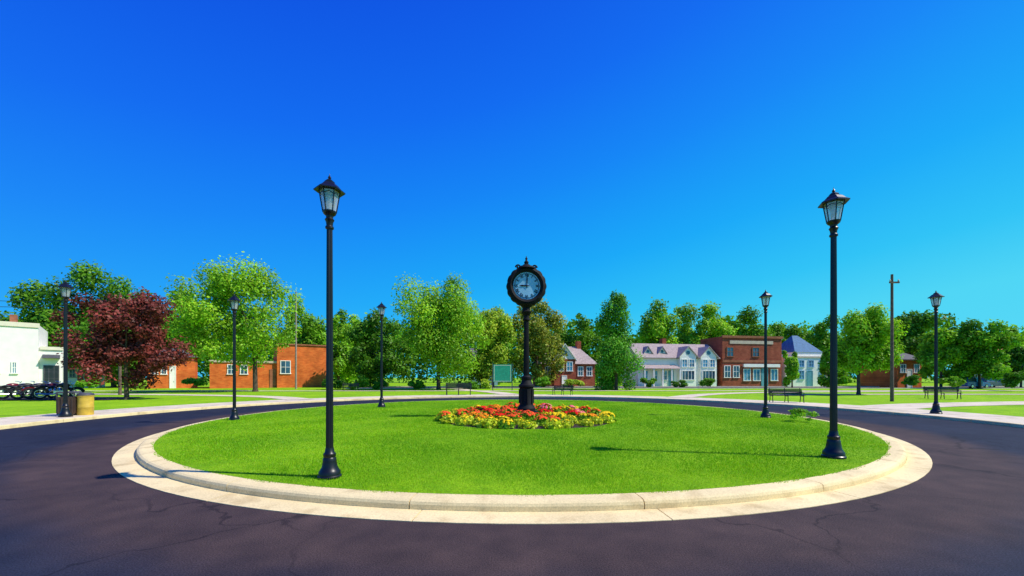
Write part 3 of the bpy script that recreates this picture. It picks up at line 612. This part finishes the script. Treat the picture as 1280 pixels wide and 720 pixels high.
T = [
 ('tree',20,112,352,486,60,'dark','dark green tree at the far left behind the white building',18000,.22,26,'round',None),
 ('tree',82,202,329,486,62,'dark','largest dark green tree behind the burgundy tree',26000,.22,36,'round',None),
 ('tree',190,250,354,486,68,'mid','mid green tree peeking between the burgundy tree and the bright maple',12000,.22,20,'round',None),
 ('plum_tree',94,220,358,486,28,'purple','burgundy brown leaved tree on the left lawn',18000,.10,34,'round',158),
 ('maple_tree',224,366,324,466,44,'bright','tall bright green tree in front of the orange brick building',28000,.135,46,'round',319),
 ('tree',344,412,366,484,78,'mid','mid green tree behind the orange brick building by the thin pale pole',14000,.24,22,'round',None),
 ('tree',396,450,384,484,80,'mid','narrow mid green tree just right of the orange brick building',11000,.24,18,'round',None),
 ('tree',436,516,390,486,64,'dark','dark green tree directly left of the big round bright tree',17000,.2,26,'round',None),
 ('tree',488,610,337,486,52,'bright','big round bright green tree left of the clock',32000,.15,46,'round',548),
 ('tree',578,654,370,486,62,'yel','yellow green tree just left of the clock dial',18000,.19,26,'round',None),
 ('tree',628,714,374,486,66,'olive','muted yellow green tree behind the clock post',19000,.2,28,'round',None),
 ('tree',692,756,396,486,80,'mid','low green tree between the clock and the columnar evergreen',12000,.24,18,'round',None),
 ('evergreen_tree',736,804,362,490,50,'ever','tall narrow evergreen right of the clock',22000,.125,40,'cone',None),
 ('tree',788,858,378,476,88,'bright','bright green tree rising behind the left part of the long white house',15000,.27,24,'round',None),
 ('tree',828,914,371,476,90,'bright','tallest bright green tree behind the right part of the long white house',18000,.27,26,'round',None),
 ('tree',888,968,386,476,92,'mid','green tree top showing over the brick commercial building',15000,.27,24,'round',None),
 ('tree',950,1012,402,480,94,'mid','green tree behind the blue roofed building',11000,.27,18,'round',None),
 ('tree',1042,1118,376,478,36,'bright','leafy green tree on the right lawn left of the wooden utility pole',21000,.115,36,'round',1073),
 ('tree',1002,1064,394,484,84,'mid','green tree between the blue roof and the right front street lamp',12000,.25,18,'round',None),
 ('tree',1102,1172,383,478,74,'dark','dark green tree behind the small red brick house',15000,.23,24,'round',None),
 ('tree',1144,1208,398,480,58,'bright','bright tree at the left of the short row behind the right sidewalk lamp',15000,.18,24,'round',None),
 ('tree',1191,1258,399,481,56,'mid','mid green tree at the right of the short row on the far right',16000,.18,26,'round',None),
 ('tree',1252,1300,426,482,60,'dark','low dark tree cut by the right edge of the picture',9000,.2,16,'round',None),
 ('tree',-10,44,392,486,70,'mid','mid green tree rising behind the far left white building',9000,.24,18,'round',None),
 ('tree',414,476,392,486,92,'bright','bright green tree further back between the pale pole and the big round tree',11000,.27,18,'round',None),
 ('tree',600,646,386,486,86,'mid','slim green tree further back left of the clock dial',9000,.25,16,'round',None),
 ('tree',670,726,396,486,92,'bright','bright green tree further back right of the clock post',10000,.27,16,'round',None),
 ('tree',1226,1280,410,484,82,'bright','bright green tree further back at the far right',10000,.26,18,'round',None),
 ('tree',220,264,366,484,84,'dark','dark green tree further back left of the bright maple',9000,.25,16,'round',None),
 ('tree',976,1004,432,484,58,'bright','small bright tree in front of the left end of the blue roofed building',4500,.17,12,'round',None),
 ('tree',1022,1050,430,484,58,'mid','small green tree in front of the right end of the blue roofed building',4500,.17,12,'round',None),
]
for i, (nm, a, b_, c, e, d_, lm, lab, n_, lf, lo, sh, tr) in enumerate(T):
    tree(nm,a,b_,c,e,d_,LM[lm],lab,n_,lf,lo,sh,tr,seed=i)
SH = [(436,462,468,489,50,'mid','rounded green shrub on the lawn right of the orange brick building'),(462,486,472,489,52,'dark','dark shrub below the tree left of the big round tree'),(508,532,474,488,54,'mid','mid green shrub under the left of the big round tree'),
 (566,600,474,489,54,'dark','dark shrub under the right of the big round tree'),(596,616,472,486,56,'yel','yellow green shrub beside the green sign'),(664,690,470,486,58,'mid','green shrub in front of the brick house with the white gable'),
 (700,735,473,487,58,'yel','low yellow green shrub in front of the brick house'),(800,822,470,485,60,'mid','green shrub at the left end of the long white house'),(838,860,474,485,60,'dark','dark low shrub in front of the white house gables'),
 (872,898,471,485,60,'mid','green shrub between white house and brick shops'),(1128,1150,468,484,52,'dark','dark shrub before the small red brick house'),(1176,1200,468,486,48,'mid','green shrub beneath the row of trees on the right'),
 (1252,1282,462,486,46,'dark','dark shrub at the right edge beyond the lawn'),(228,256,468,486,48,'mid','green shrub at the left end of the orange brick building'),(402,430,468,488,52,'dark','dark shrub at the right corner of the orange brick building'),
 (1046,1066,466,485,54,'mid','green shrub behind the right front street lamp'),(96,124,468,487,44,'mid','green shrub between the white building and the burgundy tree')]
for i, (a, b_, c, e, d_, lm, lab) in enumerate(SH):
    tree('shrub',a,b_,c,e,d_,LM[lm],lab,2000,.12,12,'shrub',seed=60+i,cat='shrub')
xs_, ds_ = GP(1001,527,.16); tree('shrub',984,1018,508,528,ds_,LM['bright'],'small leafy plant on the island grass beside the right front lamp',900,.035,10,'shrub',seed=90,cat='shrub',z0=.15)
rng = np.random.default_rng(5); n = 70000
xx = rng.uniform(-190,190,n); hh = 16.5+2.4*np.sin(xx*.11)+1.9*np.sin(xx*.29+1)+1.2*np.sin(xx*.71)+.8*np.sin(xx*1.9); zz = LZ+hh*rng.random(n)**.7; yy = 122+rng.normal(size=n)*2.2+ (1-zz/hh)*-2
P = np.stack([xx,yy,zz],1); tt = np.repeat((rng.uniform(.6,1.3,n)*(.9+.3*np.sin(xx*.5)+.2*np.sin(xx*1.3+zz)))[:,None],3,1)
tag(np_obj('distant_wood', quads(P, rng.normal(size=(n,3))+np.array([.4,-.6,.5]), rng.uniform(.35,.75,n)), 4, LM['mid'], tint=tt), kind='stuff')
# ------------------------------------------------------------------ buildings
class B:
    def __init__(s, name, lab, pxc, d, cat='building', rz=0):
        s.d = d; s.xc = X(pxc,d); s.rz = math.radians(rz); s.t = thing(name, lab, cat, (s.xc,d,LZ), s.rz)
    def x(s, px):
        k = (px-640)/F; return (k*s.d-s.xc)/(math.cos(s.rz)-k*math.sin(s.rz))
    def z(s, py): return Z(py,s.d)-LZ
    def box(s, name, mat, *a): return obj(name, MB().box(*a), mat, s.t)
    def wall(s, p0, p1, top, mat, dep=6, y0=0, name='wall'):
        return obj(name, MB().box(s.x(p0),s.x(p1),y0,y0+dep,-.1,s.z(top)), mat, s.t)
    def win(s, p0, p1, t_, b_, fm, y=0, pane=None, mull=1, bars=1):
        x0,x1,z1,z0 = s.x(p0),s.x(p1),s.z(t_),s.z(b_); w = .11; m_ = MB()
        m_.box(x0,x1,y-.10,y-.001,z1-w,z1); m_.box(x0-.06,x1+.06,y-.16,y-.001,z0-.04,z0+w*.7); m_.box(x0,x0+w,y-.10,y-.001,z0+w*.7,z1-w); m_.box(x1-w,x1,y-.10,y-.001,z0+w*.7,z1-w)
        for k in range(mull): xm = x0+(x1-x0)*(k+1)/(mull+1); m_.box(xm-.03,xm+.03,y-.075,y-.001,z0+w*.7,z1-w)
        for k in range(bars): zm = z0+(z1-z0)*(k+1)/(bars+1); m_.box(x0+w,x1-w,y-.070,y-.001,zm-.03,zm+.03)
        f = obj('window', m_, fm, s.t); obj('pane', MB().box(x0+w,x1-w,y-.035,y-.002,z0+w*.7,z1-w), pane or M['pane'], f)
    def door(s, p0, p1, t_, mat, y=0):
        x0,x1,z1 = s.x(p0),s.x(p1),s.z(t_); m_ = MB(); m_.box(x0,x1,y-.06,y-.001,0,z1); m_.box(x0-.1,x0,y-.1,y-.001,0,z1+.1); m_.box(x1,x1+.1,y-.1,y-.001,0,z1+.1); m_.box(x0,x1,y-.1,y-.001,z1,z1+.1)
        o = obj('door', m_, mat, s.t); obj('handle', MB().ball((x1-.15,y-.1,1.0),.05), M['chrome'], o)
    def gable_x(s, p0, p1, eave, ridge, mat, dep=6, y0=0, ov=.4):
        x0,x1 = s.x(p0)-ov,s.x(p1)+ov; ze,zr = s.z(eave),s.z(ridge)
        return obj('roof', MB().prism([(y0-ov,ze-.05),(y0-ov,ze+.1),(y0+dep/2,zr),(y0+dep+ov,ze+.1),(y0+dep+ov,ze-.05)],x0,x1,'X'), mat, s.t)
    def hip(s, p0, p1, eave, ridge, mat, dep=6, y0=0, ov=.4, rl=.3):
        x0,x1 = s.x(p0)-ov,s.x(p1)+ov; y1=y0+dep+ov; ya=y0-ov; ze,zr=s.z(eave)+.002,s.z(ridge); xm=(x0+x1)/2; hl=(x1-x0)/2*rl; ym=(ya+y1)/2
        return obj('roof', MB().add([(x0,ya,ze),(x1,ya,ze),(x1,y1,ze),(x0,y1,ze),(xm-hl,ym,zr),(xm+hl,ym,zr)],[(0,3,2,1),(0,1,5,4),(1,2,5),(2,3,4,5),(3,0,4)]), mat, s.t)
    def gable_y(s, p0, p1, eave, ridge, wm, rm, dep=3, y0=-.4, name='gable', win=True):
        x0,x1 = s.x(p0),s.x(p1); ze,zr=s.z(eave),s.z(ridge); xm=(x0+x1)/2
        g_ = obj(name, MB().prism([(x0,ze),(x1,ze),(xm,zr)],y0,y0+dep), wm, s.t)
        h_ = zr-ze; q = .16; ov=.25; sl = h_/(xm-x0)
        obj('roof', MB().prism([(x0-ov,ze-ov*sl+.01),(xm,zr+.01),(x1+ov,ze-ov*sl+.01),(x1+ov,ze-ov*sl+q),(xm,zr+q*1.1),(x0-ov,ze-ov*sl+q)],y0-.25,y0+dep), rm, g_)
        if win: obj('vent', MB().lathe([(.001,.05),(min(.35,h_*.22),.05),(min(.35,h_*.22),0)],16,(xm,y0,ze+h_*.42),'Y'), M['pane'], g_)
b = B('white_building','white painted building with stepped roofline at the far left edge',20,42,rz=46)
b.wall(-60,48,404,M['white'],10); b.box('parapet',M['cream'],b.x(-61),b.x(48)+.1,-.12,-.002,b.z(404)-.35,b.z(404)+.12)
b.box('annex',M['white'],b.x(48)+.003,b.x(78),.2,9,-.1,b.z(433)); b.box('annex_trim',M['cream'],b.x(48)+.11,b.x(79),.05,.198,b.z(433)-.25,b.z(433)+.1)
obj('awning', MB().prism([(-.7,b.z(447)),(.19,b.z(442)),(.19,b.z(447))],b.x(53),b.x(75),'X'), M['dkgrey'], b.t)
b.win(54,74,456,482,M['dkgrey'],.2,M['darkg'],2,2)
for p in (-30,-8,14): b.win(p,p+8,452,467,M['white'],0,M['paneb'])
b.box('chimney',M['brickb'],b.x(6),b.x(15),3,4,b.z(404),b.z(390))
b = B('grey_house','grey gabled house between the white building and the burgundy tree',100,60,'house',40); b.wall(80,124,456,M['white']); b.gable_x(80,124,456,440,M['roofg']); b.win(86,95,461,472,M['grey']); b.win(106,115,461,472,M['grey']); b.door(98,103,464,M['dkgrey'])
b = B('brick_building','long plain orange brick building behind the tall bright tree',320,60,rz=34); b.wall(262,346,452,M['brick'],10); b.wall(346,408,430,M['brick'],10,y0=-.6,name='wing_wall')
b.box('parapet',M['stone'],b.x(261),b.x(346)-.003,-.15,-.002,b.z(452)-.2,b.z(452)+.12)
b.box('coping',M['brickb'],b.x(345.5),b.x(409),-.75,9.6,b.z(430)+.002,b.z(430)+.22)
for p in (284,300): b.win(p,p+10,456,468,M['white'])
b.win(350,363,450,467,M['white'],-.6); b.door(338,344,462,M['brickb'])
b = B('brick_house','small orange brick house with white windows right behind the burgundy tree',210,58,'house',36); b.wall(184,244,446,M['brick']); b.hip(184,244,446,434,M['roofg']); b.win(189,198,452,468,M['white']); b.win(201,209,452,468,M['white']); b.door(213,219,458,M['white'])
b = B('blue_house','pale blue house glimpsed behind the trees left of the green sign',604,78,'house',6); b.wall(590,622,448,M['blue']); b.gable_x(590,622,448,434,M['roofg']); b.win(596,603,452,464,M['white']); b.win(608,615,452,464,M['white'])
b = B('brick_gabled_house','dark red brick house with pinkish roof and white gable between clock and evergreen',709,66,'house',10); b.wall(678,744,455,M['brickd'],7); b.hip(678,744,455,431,M['roofp'],7,rl=.55)
b.gable_y(692,718,449,431,M['white'],M['white'],5); b.box('gable_wall',M['brickd'],b.x(692),b.x(718),-.39,-.003,-.1,b.z(449)-.003)
b.win(696,704,452,464,M['white'],-.39,M['paneb']); b.win(707,715,452,464,M['white'],-.39,M['paneb']); b.win(681,688,458,470,M['white']); b.win(722,729,458,470,M['white']); b.win(733,740,458,470,M['white']); b.door(702,707,470,M['white'],-.39); b.box('chimney',M['brickd'],b.x(729),b.x(734),3,4,b.z(448),b.z(424))
b = B('white_house','long low white house with pinkish grey roof, front gables and a porch',848,68,'house',10); b.wall(798,896,448,M['white']); b.gable_x(798,896,448,428,M['roofp'])
for p0,p1 in ((846,868),(872,893)):
    b.gable_y(p0,p1,446,434,M['white'],M['roofp'],3,-.7); b.box('bay',M['white'],b.x(p0)+.15,b.x(p1)-.15,-.69,-.003,-.1,b.z(446)-.003)
    pc=(p0+p1)/2; b.win(pc-8,pc-1,449,459,M['white'],-.69,M['paneb']); b.win(pc+1,pc+8,449,459,M['white'],-.69,M['paneb']); b.win(pc-8,pc+8,463,475,M['white'],-.69,M['pane'],3,0)
obj('porch_roof', MB().prism([(-1.8,b.z(461)),(-.003,b.z(456)),(-.003,b.z(461))],b.x(799),b.x(844),'X'), M['roofp'], b.t)
for p in (800,811,822,833,843): b.box('porch_column',M['white'],b.x(p)-.09,b.x(p)+.09,-1.7,-1.52,0,b.z(461))
for p in (803,815,827): b.win(p,p+7,463,475,M['white'],0,M['paneb'])
b.door(836,841,464,M['teal'])
for p in (806,824): b.gable_y(p,p+12,443,434,M['white'],M['roofp'],2,.6)
b.box('chimney',M['brickd'],b.x(840),b.x(845),3,4,b.z(440),b.z(421))
b = B('brick_shops','plain dark red brick commercial building with flat roof and white storefront',937,70,rz=10); b.wall(903,977,421,M['brickd'],6)
m_=MB(); m_.box(b.x(902),b.x(978),-.2,-.002,b.z(421)-.25,b.z(421)+.15); m_.box(b.x(903),b.x(977),-.10,-.003,b.z(453),b.z(450)); obj('cornice',m_,M['brickb'],b.t)
b.box('sign_panel',M['stone'],b.x(912),b.x(966),-.09,-.002,b.z(430),b.z(426))
for p in (908,940): b.win(p,p+9,434,446,M['brickb'])
b.box('storefront_fascia',M['white'],b.x(928),b.x(973),-.4,-.11,b.z(459),b.z(455))
for p in (929,941,963): b.win(p,p+9,461,476,M['white'],0,M['paneb'],1,0)
b.door(952,959,461,M['teal']); b.win(905,913,457,472,M['white']); b.win(916,924,457,472,M['white'])
b = B('blue_roofed_building','white building with a blue hipped roof right of the brick shops',1008,72,rz=8); b.wall(982,1036,446,M['white'],7); b.hip(996,1030,440,417,M['roofb'],6,y0=.4,ov=.1,rl=.2); b.box('upper_wall',M['white'],b.x(996),b.x(1030),.4,6.4,b.z(446)+.003,b.z(440))
b.box('parapet',M['stone'],b.x(981),b.x(1037),-.12,-.002,b.z(446)-.2,b.z(446)+.1)
for p in (986,998,1010,1024): b.win(p,p+7,450,459,M['blue'],0,M['paneb'])
for p in (986,998,1024): b.win(p,p+7,463,474,M['blue'],0,M['paneb'])
b.door(1009,1015,464,M['teal'])
b = B('red_brick_house','small red brick house with dark roof right of the wooden utility pole',1136,62,'house',6); b.wall(1122,1152,450,M['brick']); b.gable_x(1122,1152,450,439,M['roofg']); b.win(1125,1132,455,466,M['white']); b.win(1142,1149,455,466,M['white']); b.door(1134,1139,462,M['white'])
b = B('cream_house','cream house with orange roof at the far right beyond the trees',1275,74,'house'); b.wall(1262,1300,450,M['cream']); b.gable_x(1262,1300,450,434,M['roofo']); b.win(1266,1273,454,464,M['white']); b.win(1278,1286,454,464,M['white'])
# ------------------------------------------------------------------ light and sky
E = math.radians(48); hv = Vector((-1, .17, 0)).normalized(); dv = Vector((hv.x*math.cos(E), hv.y*math.cos(E), -math.sin(E)))
sl = bpy.data.lights.new('sun','SUN'); sl.energy = 5.0; sl.angle = math.radians(.5); sl.color = (1,.94,.83)
so = bpy.data.objects.new('sun', sl); COL.objects.link(so); so.rotation_euler = dv.to_track_quat('-Z','Y').to_euler(); so.location=(20,-5,30)
w = bpy.data.worlds.new('World'); S.world = w; w.use_nodes = True; nt = w.node_tree; bg = nt.nodes['Background']
sky = N(nt,'ShaderNodeTexSky', sky_type='NISHITA'); sky.sun_disc=False; sky.sun_elevation=E; sky.sun_rotation=math.radians(100); sky.air_density=1; sky.dust_density=.3; sky.ozone_density=3
tc = N(nt,'ShaderNodeTexCoord'); sp = N(nt,'ShaderNodeSeparateXYZ'); nt.links.new(tc.outputs['Generated'], sp.inputs[0])
ax = N(nt,'ShaderNodeMath', operation='MULTIPLY_ADD'); nt.links.new(sp.outputs['X'], ax.inputs[0]); ax.inputs[1].default_value=-.20; nt.links.new(sp.outputs['Z'], ax.inputs[2])
cr_ = N(nt,'ShaderNodeValToRGB'); nt.links.new(ax.outputs[0], cr_.inputs['Fac']); el = cr_.color_ramp.elements
el[0].position=0; el[0].color=(.06,.68,.93,1); el[1].position=.88; el[1].color=(.0,.06,.68,1)
for p, c in ((.10,(.015,.56,.95)),(.24,(.0,.41,.98)),(.43,(0,.245,.97)),(.58,(0,.15,.92)),(.72,(0,.095,.82))): q = el.new(p); q.color = c4(c)
sc = N(nt,'ShaderNodeMix', data_type='RGBA', blend_type='MULTIPLY'); sc.inputs[0].default_value=1; nt.links.new(sky.outputs[0], sc.inputs[6]); sc.inputs[7].default_value=(.10,.10,.10,1)
mx = N(nt,'ShaderNodeMix', data_type='RGBA'); mx.inputs[0].default_value=.93; nt.links.new(sc.outputs[2], mx.inputs[6]); nt.links.new(cr_.outputs[0], mx.inputs[7])
nt.links.new(mx.outputs[2], bg.inputs['Color']); bg.inputs['Strength'].default_value = 1.0
S.view_settings.view_transform='Standard'; S.view_settings.look='None'; S.view_settings.exposure=0
cam = bpy.data.cameras.new('camera'); co = bpy.data.objects.new('camera', cam); COL.objects.link(co); co.location=(0,0,H); co.rotation_euler=(PI/2,0,0)
cam.sensor_width=36; cam.lens=F/1280*36; cam.shift_y=112/1280; cam.clip_start=.05; cam.clip_end=6000; S.camera=co
